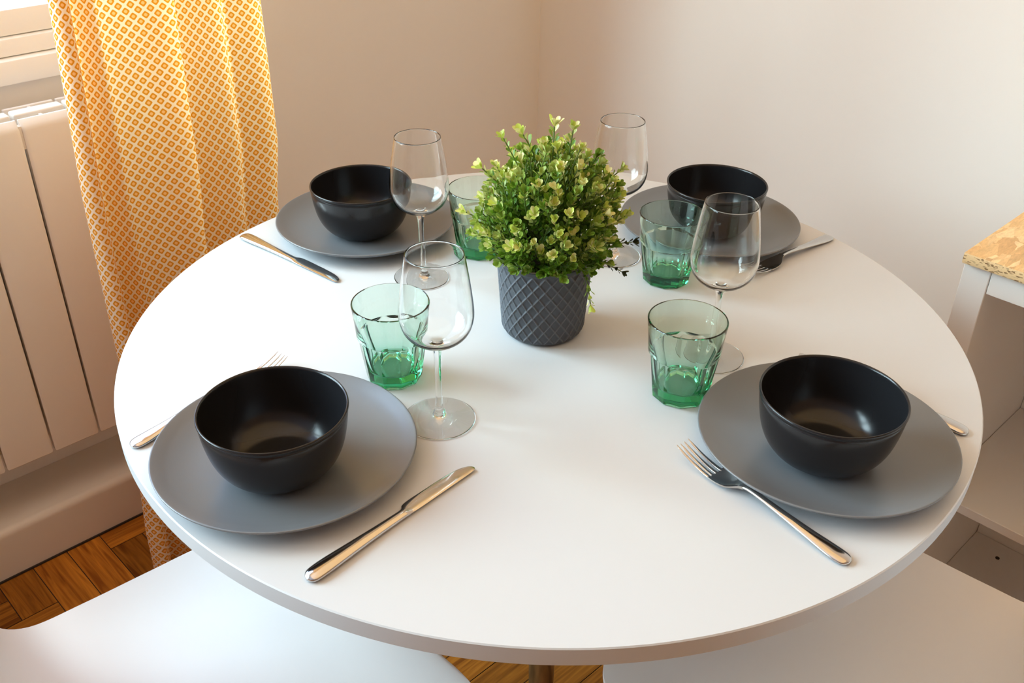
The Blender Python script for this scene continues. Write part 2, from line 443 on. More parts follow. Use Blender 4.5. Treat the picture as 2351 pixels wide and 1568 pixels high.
# boxed plinth under the radiator, with a rounded top edge
bm = bmesh.new()
PF = -1.6014; PZ = 0.106; rr = 0.014
prof = [(PF, 0.0)] + [(PF - rr + rr * math.cos(a), PZ - rr + rr * math.sin(a)) for a in [math.pi / 2 * i / 6 for i in range(7)]] + [(NW + 0.0005, PZ), (NW + 0.0005, 0.0)]
rings(bm, [[Vector((s, -n_, z)) for n_, z in prof] for s in (UL + 0.002, UR - 0.002)])
struct(obj('baseboard_left', bm, M['plinth'], rotz=ROT))

bm = box(UL + 0.003, UR - 0.003, -(PF + 0.0035), -(PF + 0.0005), 0.0003, 0.004)  # dark strip drawn in for the shadow and dirt at the plinth foot
struct(obj('shade_dirt_gap_1', bm, M['dark'], rotz=ROT))

# window: frame, sash rails, pane
win = bpy.data.objects.new('window_1', None); C.objects.link(win); win.rotation_euler = (0, 0, ROT); struct(win)
def wpart(name, boxes, m):
    bm = bmesh.new()
    for b in boxes: add_box(bm, *b, bev=0.003)
    return obj(name, bm, m, win)
def rail(s0, s1, n0, n1, z0, z1): return (s0, s1, -n1, -n0, z0, z1)
e = 0.0008
wpart('window_frame', [rail(WS0 + e, WS1 - e, NW - 0.10, NW + 0.014, WZ0 + e, ZT + 0.155),
                       rail(WS0 + e, WS0 + 0.06, NW - 0.10, NW + 0.002, ZT + 0.1555, WZ1 - 0.061),
                       rail(WS1 - 0.06, WS1 - e, NW - 0.10, NW + 0.002, ZT + 0.1555, WZ1 - 0.061),
                       rail(WS0 + e, WS1 - e, NW - 0.10, NW + 0.002, WZ1 - 0.06, WZ1 - e)], M['window'])
wpart('window_sash', [rail(WS0 + 0.062, WS1 - 0.062, NW - 0.08, NW - 0.004, ZT + 0.1565, ZT + 0.185),
                      rail(WS0 + 0.062, WS1 - 0.062, NW - 0.08, NW - 0.016, ZT + 0.1865, ZT + 0.228),
                      rail(WS0 + 0.062, WS0 + 0.11, NW - 0.08, NW - 0.010, ZT + 0.229, WZ1 - 0.11),
                      rail(WS1 - 0.11, WS1 - 0.062, NW - 0.08, NW - 0.010, ZT + 0.229, WZ1 - 0.11),
                      rail(WS0 + 0.062, WS1 - 0.062, NW - 0.08, NW - 0.010, WZ1 - 0.109, WZ1 - 0.062),
                      rail(-0.28, -0.18, NW - 0.08, NW - 0.010, ZT + 0.229, WZ1 - 0.11),
                      rail(-1.35, -1.25, NW - 0.08, NW - 0.010, ZT + 0.229, WZ1 - 0.11)], M['window'])
bm = box(WS0 + 0.10, WS1 - 0.10, -(NW - 0.05), -(NW - 0.054), ZT + 0.222, WZ1 - 0.10)
obj('window_pane', bm, M['pane'], win)

# ------------------------------------------------------------------ radiator
RF, RB = -1.6214, -1.705
RZ0, RZ1 = ZT - 0.529, ZT + 0.092
rad = thing('radiator', 'cream panel radiator on the window wall beside the orange curtain', 'radiator', P(0.2, RF, RZ0), ROT)
def radiator_section():
    bm = bmesh.new(); pw = 0.0868; g = 0.0022
    h = RZ1 - RZ0
    def rbox(x0, x1, d0, d1, z0, z1, b): add_box(bm, x0, x1, d0, d1, z0, z1, bev=b, seg=3)
    # front plate: bevelled upper lip leaning back
    x0, x1 = g, pw - g
    pr = [(0.0, 0.004), (0.0, h - 0.02), (0.004, h - 0.012), (0.012, h - 0.004), (0.016, h - 0.004), (0.016, h - 0.012), (0.012, h - 0.02), (0.012, 0.0), (0.004, 0.0)]
    c = 0.006
    rs = []
    for x, dz in ((x0, c), (x0 + c * 0.3, c * 0.3), (x0 + c, 0), (x1 - c, 0), (x1 - c * 0.3, c * 0.3), (x1, c)):
        ins = dz * 0.35
        rs.append([Vector((x, d + ins if d < 0.006 else d, max(z, dz) if z < 0.1 else z)) for d, z in pr])
    rings(bm, rs)
    rbox(x0 + 0.0, x1 - 0.0, 0.030, 0.056, 0.02, h, 0.004)          # water channel bar
    rbox(x0, x1, 0.076, 0.083, 0.01, h - 0.004, 0.002)               # rear plate
    rbox(pw / 2 - 0.003, pw / 2 + 0.003, 0.012, 0.078, 0.02, h - 0.006, 0.001)   # web
    rbox(-0.0005 + g * 0.2, pw - g * 0.2, 0.034, 0.052, h - 0.075, h - 0.035, 0.001)   # header joining the sections
    rbox(-0.0005 + g * 0.2, pw - g * 0.2, 0.034, 0.052, 0.03, 0.07, 0.001)
    # narrow white joint high between plates
    rbox(-g, g, 0.004, 0.014, h - 0.05, h - 0.012, 0.0)
    return bm
sec0 = obj('section', radiator_section(), M['radiator'], rad)
for i, k in enumerate(range(-6, 5)):
    s = 0.487 - 0.2 + (k - 3) * 0.0868 + 0.0868 * 3
    o = sec0 if i == 0 else sec0.copy()
    if i: C.objects.link(o); o.parent = rad
    o.location = (s - 0.0868 * 2, 0, 0)
for s in (-0.2, 0.2):
    bm = bmesh.new(); add_box(bm, s, s + 0.03, 0.0835, -(NW) + RF - 0.0005, 0.42, 0.50, bev=0.002)
    obj('wall_bracket', bm, M['radiator'], rad)

# ------------------------------------------------------------------ curtain
def lut(x, pts):
    if x <= pts[0][0]: return pts[0][1]
    for (x0, y0), (x1, y1) in zip(pts, pts[1:]):
        if x <= x1: return y0 + (y1 - y0) * (x - x0) / (x1 - x0)
    return pts[-1][1]
def make_curtain():
    key = [(0.05, -0.010), (0.02, 0.006), (0.0, 0.022), (0.012, 0.040), (0.042, 0.048), (0.072, 0.034), (0.095, 0.004), (0.125, -0.016), (0.160, -0.004),
           (0.195, 0.014), (0.225, 0.012), (0.27, 0.016), (0.36, 0.030), (0.44, 0.046), (0.485, 0.048), (0.500, 0.034), (0.489, 0.008), (0.512, -0.016), (0.57, -0.010),
           (0.66, 0.006), (0.74, 0.018), (0.775, 0.012), (0.80, 0.000), (0.84, 0.006), (0.92, 0.016), (0.97, 0.010), (1.0, -0.008), (0.985, -0.02)]
    key = [(0.366 * t, n_) for t, n_ in key]
    prof = smooth_prof(key, 8)
    arc = [0]
    for a, b in zip(prof, prof[1:]): arc.append(arc[-1] + math.hypot(b[0] - a[0], b[1] - a[1]) * 1.0)
    z0, z1, nz = 0.012, ZT + 1.52, 120
    bm = bmesh.new(); uvl = bm.loops.layers.uv.new('UVMap')
    grid = []
    for j in range(nz + 1):
        z = z0 + (z1 - z0) * j / nz; zr = z - ZT
        row = []
        for i, (s, n_) in enumerate(prof):
            t = s / 0.366
            sl = lut(zr, [(-0.74, 0.450), (-0.62, 0.455), (-0.34, 0.486), (0.0, 0.503), (0.29, 0.528), (0.7, 0.545), (2.0, 0.56)])
            sr = lut(zr, [(-0.74, 0.835), (-0.3, 0.840), (-0.1, 0.853), (0.0, 0.872), (0.29, 0.884), (0.7, 0.89), (2.0, 0.88)])
            npl = -1.516 + 0.095 * min(1, max(0, (0.29 - zr) / 1.03))
            amp = 1.0 + 0.15 * min(1, max(0, -zr))
            wob = 0.0035 * math.sin(3.1 * z + 9 * t) + 0.0025 * math.sin(7 * z + 8 * t)
            wob2 = 0.003 * math.sin(2.3 * z + 11 * t) * math.sin(math.pi * min(1, max(0, t)))
            q = (sl + (sr - sl) * t + wob2, -(npl + n_ * amp + wob), z)
            row.append((bm.verts.new(q), arc[i], z))
        grid.append(row)
    for j in range(nz):
        for i in range(len(prof) - 1):
            a, b, c, d = grid[j][i], grid[j][i + 1], grid[j + 1][i + 1], grid[j + 1][i]
            f = bm.faces.new((a[0], b[0], c[0], d[0])); f.smooth = True
            for l, w in zip(f.loops, (a, b, c, d)): l[uvl].uv = (w[1], w[2])
    o = obj('curtain', bm, M['curtain'], rotz=ROT, recalc=False)
    return tag(o, 'orange and cream geometric print curtain hanging beside the window', 'curtain')
make_curtain()

# ------------------------------------------------------------------ table
TX, TY, TR = 0.0409, 1.0424, 0.5039
tab = thing('round_table', 'round white table set with dishes around a potted plant', 'table', (TX, TY, 0))
bm = bmesh.new()
lathe(bm, [(0, ZT - 0.0205), (TR - 0.0012, ZT - 0.0205), (TR, ZT - 0.0193), (TR, ZT - 0.0012), (TR - 0.0012, ZT), (0, ZT)], 256)
obj('tabletop', bm, M['table'], tab)
for k, a in enumerate((-math.pi / 2, 0, math.pi / 2, math.pi)):
    bm = bmesh.new(); ca, sa = math.cos(a), math.sin(a)
    lat = 0.0 
    p0 = Vector((0.20 * ca - lat * sa, 0.20 * sa + lat * ca, ZT - 0.0208)); p1 = Vector((0.325 * ca, 0.325 * sa, 0.0005))
    tube(bm, [p0 + (p1 - p0) * t for t in (0, 0.15, 0.5, 1)], [0.018, 0.0175, 0.0145, 0.0105], 20)
    obj('leg', bm, M['legwood'], tab)
bm = bmesh.new()
for a in (0, math.pi / 2):
    ca, sa = math.cos(a), math.sin(a)
    tube(bm, [(-0.235 * ca, -0.235 * sa, 0.53 + 0.02 * a), (0.235 * ca, 0.235 * sa, 0.53 + 0.02 * a)], 0.004, 10)
obj('brace', bm, M['black'], tab)

# ------------------------------------------------------------------ dishes
def plate_bm():
    bm = bmesh.new()
    top = [(0, 0.0088), (0.05, 0.0088), (0.08, 0.0093), (0.098, 0.0112), (0.113, 0.0150), (0.123, 0.0190), (0.1275, 0.0208), (0.1293, 0.0212), (0.1302, 0.0204), (0.1296, 0.0188)]
    bot = [(0.1296, 0.0188), (0.124, 0.0148), (0.112, 0.0092), (0.096, 0.0050), (0.082, 0.0030), (0.0785, 0.0002), (0.0765, 0.0), (0.0745, 0.0004), (0.0725, 0.0028), (0.05, 0.0030), (0, 0.0030)]
    pr = smooth_prof(top, 4)[:-1] + smooth_prof(bot, 3)
    lathe(bm, pr, 128); return bm
def bowl_bm():
    bm = bmesh.new()
    pts = [(0, 0.0025), (0.033, 0.0025), (0.0345, 0.0003), (0.0365, 0.0), (0.041, 0.0016), (0.050, 0.0075), (0.0585, 0.018), (0.0642, 0.031), (0.0677, 0.046), (0.0698, 0.060), (0.0702, 0.0655), (0.0699, 0.0668), (0.0704, 0.0680), (0.0713, 0.0700), (0.0712, 0.0716), (0.0703, 0.0725), (0.0692, 0.0720), (0.0682, 0.0700), (0.0674, 0.062), (0.0655, 0.048), (0.0622, 0.034), (0.0570, 0.0225), (0.0490, 0.0135), (0.040, 0.0092), (0.030, 0.0078), (0, 0.0072)]
    lathe(bm, smooth_prof(pts, 3), 128); return bm
plates = [(-0.2236, 0.7740), (0.3228, 0.8065), (-0.2154, 1.3132), (0.2877, 1.3228)]
bowls = [(-0.2248, 0.7506), (0.3140, 0.7860), (-0.2165, 1.2896), (0.2896, 1.3109)]
where = ['in the left foreground', 'in the right foreground', 'at the far left beside the curtain', 'at the far right by the white wall']
p0 = obj('dinner_plate', plate_bm(), M['plate'], sharp=60); b0 = obj('bowl', bowl_bm(), M['bowl'], sharp=60)
for i, (pp, bb) in enumerate(zip(plates, bowls)):
    a, b = (p0, b0) if i == 0 else (p0.copy(), b0.copy())
    if i: C.objects.link(a); C.objects.link(b)
    a.location = (*pp, ZT + 0.0002); b.location = (*bb, ZT + 0.0093)
    tag(a, 'grey stoneware dinner plate under a black bowl ' + where[i], 'plate', 'grey dinner plates')
    tag(b, 'black round bowl on the grey plate ' + where[i], 'bowl', 'black bowls')

# ------------------------------------------------------------------ wine glasses: bowl, stem and foot
def wine_parts():
    b1 = bmesh.new()
    outer = [(0.0068, 0.0925), (0.0105, 0.0942), (0.0165, 0.0968), (0.0240, 0.1010), (0.0310, 0.1075), (0.0355, 0.1155), (0.0377, 0.1250), (0.0380, 0.1330), (0.0370, 0.1450), (0.0350, 0.1610), (0.0323, 0.1790), (0.0299, 0.1925), (0.0293, 0.1955)]
    lip = [(0.02915, 0.1964), (0.0287, 0.1967), (0.0283, 0.1963)]
    inner = [(0.0282, 0.1952), (0.0289, 0.1922), (0.0313, 0.1788), (0.0340, 0.1608), (0.0360, 0.1448), (0.0369, 0.1330), (0.0366, 0.1254), (0.0344, 0.1166), (0.0300, 0.1092), (0.0232, 0.1032), (0.0158, 0.0996), (0.0080, 0.0978), (0, 0.0974)]
    pr = smooth_prof(outer, 4) + lip + smooth_prof(inner, 4)
    lathe(b1, pr, 96)
    st = bmesh.new()
    sp = [(0.0062, 0.0105), (0.0052, 0.0130), (0.0042, 0.0170), (0.0036, 0.0260), (0.0034, 0.0450), (0.0034, 0.0650), (0.0037, 0.0790), (0.0046, 0.0870), (0.0068, 0.0925)]
    lathe(st, smooth_prof(sp, 4), 32)
    ft = bmesh.new()
    fp = [(0, 0.0), (0.012, 0.0), (0.024, 0.0), (0.033, 0.0), (0.0360, 0.0), (0.0372, 0.0), (0.0380, 0.0005), (0.0381, 0.0010), (0.0376, 0.0015), (0.0300, 0.0021), (0.0200, 0.0032), (0.0120, 0.0048), (0.0078, 0.0066), (0.0066, 0.0084), (0.0062, 0.0105)]
    lathe(ft, fp[:7] + smooth_prof(fp[7:], 4), 96)
    return b1, st, ft
def orient_out(bm, test):
    """consistent winding for an open surface; test(face) says whether its normal points out"""
    bm.normal_update()
    f = max(bm.faces, key=lambda f: f.calc_center_median().length)
    if not test(f):
        for g in bm.faces: g.normal_flip()
    style(bm, 60)
wpos = [(-0.076, 0.846), (-0.121, 1.165), (0.140, 1.236), (0.235, 0.977)]
wl = ['stemmed wine glass in front of the near left green tumbler', 'stemmed wine glass before the far left black bowl', 'stemmed wine glass half hidden behind the potted plant', 'stemmed wine glass on the right, before the far right black bowl']
wg = thing('wine_glass', wl[0], 'wine glass', (*wpos[0], ZT + 0.0003), 0, 'clear wine glasses')
b1, st, ft = wine_parts()
for nm, bm_ in (('glass_bowl', b1), ('stem', st), ('foot', ft)):
    bm_.normal_update(); bm_.faces.ensure_lookup_table()
    if nm == 'glass_bowl': f = max(bm_.faces, key=lambda f: Vector(f.calc_center_median().xy).length)
    elif nm == 'stem': f = bm_.faces[len(bm_.faces) // 2]
    else: f = min(bm_.faces, key=lambda f: f.calc_center_median().z)
    c = f.calc_center_median()
    good = f.normal.z < 0 if nm == 'foot' else f.normal.dot(Vector((c.x, c.y, 0))) > 0
    if not good:
        for g in bm_.faces: g.normal_flip()
    style(bm_, 60)
    obj(nm, bm_, M['glass'], wg, recalc=False)
for i in (1, 2, 3): dup(wg, (*wpos[i], ZT + 0.0003), 0.4 * i, wl[i])

# ------------------------------------------------------------------ green tumblers
def tumbler_bm():
    bm = bmesh.new(); NF, SUB = 10, 10; seg = NF * SUB
    def poly(th, rc, k):
        a = (th % (2 * math.pi / NF)) - math.pi / NF
        pr = rc * math.cos(math.pi / NF) / math.cos(a)
        return k * pr + (1 - k) * rc
    rs = []
    def ring(r, z, k):
        rs.append([Vector((poly(2 * math.pi * i / seg, r, k) * math.cos(2 * math.pi * i / seg), poly(2 * math.pi * i / seg, r, k) * math.sin(2 * math.pi * i / seg), z)) for i in range(seg)])
    for r, z, k in [(0.002, 0.0022, 0), (0.010, 0.0022, 0), (0.019, 0.0021, 0.2), (0.0235, 0.0017, 0.6), (0.0275, 0.0004, 1), (0.0295, 0.0, 1), (0.0310, 0.0012, 1), (0.0316, 0.005, 1), (0.0334, 0.018, 1), (0.0354, 0.033, 1), (0.0371, 0.046, 1), (0.0380, 0.0530, 1), (0.0382, 0.0546, 1),
                    (0.0388, 0.0560, 0.5), (0.0394, 0.0570, 0.0), (0.0395, 0.0584, 0.0), (0.0397, 0.063, 0), (0.0405, 0.074, 0), (0.0417, 0.085, 0), (0.0427, 0.0940, 0), (0.0428, 0.0956, 0), (0.0424, 0.0964, 0), (0.0417, 0.0966, 0), (0.0410, 0.0961, 0),
                    (0.0408, 0.0945, 0), (0.0398, 0.085, 0), (0.0386, 0.074, 0), (0.0374, 0.066, 0), (0.0369, 0.0625, 0), (0.0363, 0.0590, 0), (0.0355, 0.0545, 0), (0.0346, 0.050, 0), (0.0331, 0.042, 0), (0.0315, 0.033, 0), (0.0297, 0.024, 0.1), (0.0276, 0.0178, 0.2), (0.0252, 0.0152, 0.2), (0.0225, 0.0143, 0.2), (0.018, 0.0137, 0.05), (0.012, 0.0136, 0), (0.002, 0.0136, 0)]:
        ring(r, z, k)
    rings(bm, rs)
    return bm
gpos = [(-0.133, 0.927), (0.187, 0.900), (0.206, 1.170), (-0.048, 1.244)]
gl = ['green faceted tumbler beside the wine glass at the near left plate', 'green faceted tumbler nearest the right foreground plate', 'green faceted tumbler in front of the far right bowl and plate', 'green faceted tumbler half hidden behind the plant on its left']
g0 = obj('tumbler', tumbler_bm(), M['green'], sharp=20)
for i, q in enumerate(gpos):
    o = g0 if i == 0 else g0.copy()
    if i: C.objects.link(o)
    o.location = (*q, ZT + 0.0004); o.rotation_euler = (0, 0, [0.05, 0.22, 0.1, 0.3][i])
    tag(o, gl[i], 'drinking glass', 'green tumblers')

# ------------------------------------------------------------------ cutlery
def loft(bm, secs, seg=20, e=2.4):
    """secs: (x, y_left, y_right, z_bottom, z_top) lens shaped cross sections"""
    rs = []
    for x, yl, yr, zb, zt in secs:
        cy, hy, cz, hz = (yl + yr) / 2, abs(yl - yr) / 2, (zb + zt) / 2, (zt - zb) / 2
        r = []
        for k in range(seg):
            a = 2 * math.pi * k / seg; ca, sa = math.cos(a), math.sin(a)
            r.append(Vector((x, cy + hy * math.copysign(abs(ca) ** (2 / e), ca), cz + hz * math.copysign(abs(sa) ** (2 / e), sa))))
        rs.append(r)
    rings(bm, rs)
def interp(secs, k=5): return smooth_prof(secs, k)
def knife_parts():
    h = bmesh.new()
    loft(h, interp([(0.0, 0.0012, -0.0012, 0.0012, 0.0030), (0.0010, 0.0045, -0.0045, 0.0006, 0.0040), (0.004, 0.0075, -0.0075, 0.0002, 0.0056), (0.010, 0.0088, -0.0088, 0.0, 0.0066), (0.025, 0.0088, -0.0088, 0.0, 0.0070),
                    (0.055, 0.0072, -0.0072, 0.0, 0.0066), (0.085, 0.0058, -0.0060, 0.0, 0.0060), (0.108, 0.0052, -0.0056, 0.0, 0.0056), (0.114, 0.0055, -0.0056, 0.0004, 0.0053)]), e=2.2)
    b = bmesh.new()
    loft(b, interp([(0.114, 0.0055, -0.0056, 0.0004, 0.0053), (0.1165, 0.0068, -0.0056, 0.0008, 0.0050), (0.119, 0.0090, -0.0056, 0.0012, 0.0045), (0.123, 0.0103, -0.0056, 0.0014, 0.0040), (0.132, 0.0108, -0.0056, 0.0015, 0.0036), (0.150, 0.0105, -0.0055, 0.0015, 0.0034),
                    (0.170, 0.0102, -0.0054, 0.0015, 0.0032), (0.188, 0.0090, -0.0053, 0.0015, 0.0030), (0.198, 0.0070, -0.0052, 0.0015, 0.0028), (0.2045, 0.0040, -0.0048, 0.0016, 0.0027), (0.2068, 0.0014, -0.0036, 0.0017, 0.0026), (0.2074, 0.0000, -0.0022, 0.0018, 0.0025)]), e=1.8)
    return ('handle', h), ('blade', b)
def fork_parts():
    h = bmesh.new()
    def zc(x):
        return 0
    loft(h, interp([(0.0, 0.0012, -0.0012, 0.0012, 0.0030), (0.0010, 0.0045, -0.0045, 0.0006, 0.0038), (0.004, 0.0075, -0.0075, 0.0002, 0.0050), (0.010, 0.0088, -0.0088, 0.0, 0.0058), (0.022, 0.0086, -0.0086, 0.0004, 0.0062), (0.045, 0.0066, -0.0066, 0.0022, 0.0078),
                    (0.075, 0.0046, -0.0046, 0.0052, 0.0102), (0.100, 0.0034, -0.0034, 0.0078, 0.0122), (0.114, 0.0032, -0.0032, 0.0086, 0.0126), (0.120, 0.0036, -0.0036, 0.0082, 0.0119)]), e=2.2)
    b = bmesh.new(); T = 0.0016
    # dished body as a curved sheet with thickness, then four tines
    prof = interp([(0.120, 0.0036, 0.0100), (0.124, 0.0046, 0.0088), (0.129, 0.0075, 0.0064), (0.134, 0.0102, 0.0042), (0.139, 0.0114, 0.0028), (0.145, 0.0119, 0.0020), (0.152, 0.0119, 0.0018), (0.156, 0.0117, 0.0020)], 4)
    rs = []
    for x, hw, z in prof:
        top, bot = [], []
        dish = 0.0022 * min(1, max(0, (x - 0.120) / 0.02))
        thk = T + 0.0020 * max(0, 1 - (x - 0.120) / 0.012)
        for k in range(17):
            t = -1 + 2 * k / 16
            zz = z + dish * t * t - (0 if abs(t) < 1 else 0)
            top.append(Vector((x, hw * t, zz + thk / 2))); bot.append(Vector((x, hw * t, zz - thk / 2)))
        rs.append(top + list(reversed(bot)))
    rings(b, rs)
    def tip_z(x): u = (x - 0.156) / 0.045; return 0.0020 + 0.0022 + 0.0125 * u * u * 0.9 + 0.001 * u
    for k in range(4):
        yc0 = (-1.5 + k) * 0.0060; 
        secs = []
        for j in range(9):
            u = j / 8; x = 0.1545 + 0.0465 * u
            w = (0.0026 - 0.0010 * u) if u < 0.95 else 0.0006
            yc = yc0 * (1.0 - 0.08 * u)
            zb = 0.0018 + 0.0022 * (abs(-1.5 + k) / 2) ** 2 + 0.0118 * u ** 1.7
            th = T * (1 - 0.4 * u) if u < 0.95 else 0.0006
            secs.append((x, yc + w * 0.78, yc - w * 0.78, zb - th / 2, zb + th / 2))
        loft(b, secs, seg=12, e=3)
    return ('handle', h), ('fork_head', b)
def place(root_name, parts, label, cat, a, b, group):
    v = Vector(b) - Vector(a)
    t = thing(root_name, label, cat, (a[0], a[1], ZT + 0.0003), math.atan2(v.y, v.x), group)
    for nm, bm_ in parts: obj(nm, bm_, M['steel'], t, sharp=50)
    return t
# knives: handle end -> tip
kn = place('table_knife', knife_parts(), 'steel knife lying right of the near left plate', 'knife', (-0.1735, 0.6075), (-0.037, 0.764), 'steel knives')
def putk(src, a, b, label):
    v = Vector(b) - Vector(a); return dup(src, (a[0], a[1], ZT + 0.0003), math.atan2(v.y, v.x), label)
putk(kn, (-0.391, 1.2795), (-0.226, 1.142), 'steel knife lying in front of the far left plate near the curtain')
putk(kn, (0.4815, 0.8300), (0.338, 0.984), 'steel knife mostly hidden behind the right foreground plate')
fk = place('table_fork', fork_parts(), 'steel fork with its tines showing, left of the right foreground plate', 'fork', (0.3020, 0.6370), (0.168, 0.800), 'steel forks')
putk(fk, (-0.3855, 0.7880), (-0.266, 0.943), 'steel fork mostly hidden behind the left foreground plate and bowl')
putk(fk, (0.4640, 1.3040), (0.340, 1.196), 'steel fork jutting out right of the far right plate')

# ------------------------------------------------------------------ potted plant
PX, PY = 0.0373, 1.0381
pl = thing('potted_plant', 'leafy green and cream plant in a quilted grey pot at the table centre', 'plant', (PX, PY, ZT + 0.0003))
def pot_bm():
    bm = bmesh.new(); ridge = {}; cl = bm.loops.layers.color.new('ridge'); H = 0.1032; NA = 24; seg = NA * 16; nz = 132
    def base_r(z):
        t = z / H
        r = 0.0503 + 0.0072 * t
        if z < 0.012: r -= 0.0105 * (1 - math.sqrt(max(0, 1 - (1 - z / 0.012) ** 2)))
        return r
    rs = []
    for c in (0.02, 0.036): rs.append([Vector((c * math.cos(2 * math.pi * i / seg), c * math.sin(2 * math.pi * i / seg), 0.0)) for i in range(seg)])
    for j in range(nz + 1):
        z = H * 0.985 * j / nz
        row = []
        for i in range(seg):
            th = 2 * math.pi * i / seg
            u = th / (2 * math.pi) * NA; v = (z - 0.004) / 0.0186
            a = (u + v) % 1.0; b = (u - v) % 1.0
            d = min(a, 1 - a, b, 1 - b)
            hgt = min(1, d / 0.13); hgt = hgt * hgt * (3 - 2 * hgt)
            fade = min(1, max(0, (z - 0.003) / 0.004)) * min(1, max(0, (0.0985 - z) / 0.002))
            r = base_r(z) - 0.0016 * fade * hgt; ridge[(i, j)] = fade * (1 - hgt)
            row.append(Vector((r * math.cos(th), r * math.sin(th), z)))
        rs.append(row)
    for r, z in ((0.0574, 0.1028), (0.0568, 0.1036), (0.0550, 0.1036), (0.0542, 0.1026), (0.0535, 0.095), (0.0520, 0.070), (0.02, 0.069)):
        rs.append([Vector((r * math.cos(2 * math.pi * i / seg), r * math.sin(2 * math.pi * i / seg), z)) for i in range(seg)])
    R_ = rings(bm, rs)
    val = {}
    for j in range(nz + 1):
        for i in range(seg): val[R_[j + 2][i]] = ridge[(i, j)]
    for f in bm.faces:
        for l in f.loops:
            k = val.get(l.vert, 0.0); l[cl] = (k, k, k, 1)
    return bm
obj('pot', pot_bm(), M['pot'], pl, sharp=80)
bm = bmesh.new()
lathe(bm, [(0.0568, 0.1040), (0.0572, 0.1044), (0.0560, 0.1049), (0.0546, 0.1044), (0.0545, 0.1038), (0.0568, 0.1038), (0.0568, 0.1040)], 96)
obj('pot_rim', bm, M['potrim'], pl)
bm = bmesh.new(); lathe(bm, [(0, 0.072), (0.051, 0.072), (0.0525, 0.090), (0.045, 0.094), (0.02, 0.096), (0, 0.0965)], 48)
obj('soil', bm, M['soil'], pl)

class Foliage:
    def __init__(s):
        s.bm = bmesh.new(); s.cl = s.bm.loops.layers.color.new('leaf_colour'); s.st = bmesh.new()
    def leaf(s, p, d, nrm, ln, wd, col, edge):
        """spatulate cupped leaf from p along d"""
        d = d.normalized(); side = d.cross(nrm)
        if side.length < 1e-4: side = d.orthogonal()
        side.normalize(); up = side.cross(d).normalized()
        prof = [(0.0, 0.12), (0.28, 0.30), (0.58, 0.92), (0.80, 1.0), (0.95, 0.62), (1.0, 0.12)]
        rows = []
        for t, w in prof:
            c = p + d * (ln * t) + up * (ln * 0.16 * (t ** 2))
            h = wd * 0.5 * w
            rows.append([s.bm.verts.new(c - side * h + up * h * 0.35), s.bm.verts.new(c), s.bm.verts.new(c + side * h + up * h * 0.35)])
        for a, b in zip(rows, rows[1:]):
            for k in (0, 1):
                f = s.bm.faces.new((a[k], a[k + 1], b[k + 1], b[k])); f.smooth = True
                for l in f.loops:
                    l[s.cl] = (*(edge if l.vert in (a[0], a[2], b[0], b[2]) else col), 1)
    def sprig(s, p, d, ln, pale, curve=None, dark=False, size=1.0):
        d = d.normalized(); q = Vector(p); step = 0.0058 * size; n = max(3, int(ln / step))
        drift = curve if curve is not None else Vector((random.uniform(-1, 1), random.uniform(-1, 1), random.uniform(-0.3, 0.9)))
        pts = [q.copy()]; ax = d.orthogonal().normalized()
        for i in range(n):
            t = i / (n - 1)
            d = (d + drift * 0.05).normalized(); q = q + d * step; pts.append(q.copy())
            if t < 0.30 and ln > 0.045: continue
            a = ax if i % 2 == 0 else d.cross(ax).normalized()
            a = (a - d * a.dot(d)).normalized()
            for sg in (1, -1):
                o_ = (d * (0.55 + 0.5 * t) + a * sg).normalized()
                sz = size * random.uniform(0.0072, 0.0108) * (1.0 - 0.1 * t)
                m = min(1.0, max(0.0, (t - 0.40) / 0.5)) * pale
                s.leaf(q, o_, d, sz, sz * random.uniform(0.40, 0.56), *s.col(m, dark))
        for k in range(7):
            a = (math.cos(k * 0.9) * ax + math.sin(k * 0.9) * d.cross(ax)).normalized()
            o_ = (d * random.uniform(0.7, 1.8) + a).normalized(); sz = size * random.uniform(0.0078, 0.0122)
            s.leaf(q, o_, d, sz, sz * random.uniform(0.38, 0.5), *s.col(pale * random.uniform(0.8, 1.1), dark))
        tube(s.st, pts[::2] + ([pts[-1]] if len(pts) % 2 == 0 else []), 0.00075 * size, 5)
    def col(s, m, dark):
        m = max(0, min(1, m + random.uniform(-0.12, 0.12)))
        g = random.random()
        base = Vector((0.17 + 0.16 * g, 0.34 + 0.18 * g, 0.015 + 0.03 * g))
        if dark: base = Vector((0.075, 0.10, 0.025))
        palec = Vector((0.78, 0.83, 0.38)) if g < 0.45 else Vector((0.92, 0.90, 0.64))
        c = base.lerp(palec, m); ed = c.lerp(palec, 0.25 if not dark else 0.05)
        return tuple(c), tuple(ed)
fo = Foliage()
CZ = 0.150
ctr = Vector((0.0, 0.0, CZ))
def ell(th, ph):      # crown outline
    return Vector((0.084 * math.cos(ph) * math.cos(th) + 0.004, 0.084 * math.cos(ph) * math.sin(th), 0.086 * math.sin(ph)))
cnt = 0
golden = math.pi * (3 - math.sqrt(5)); NS = 380
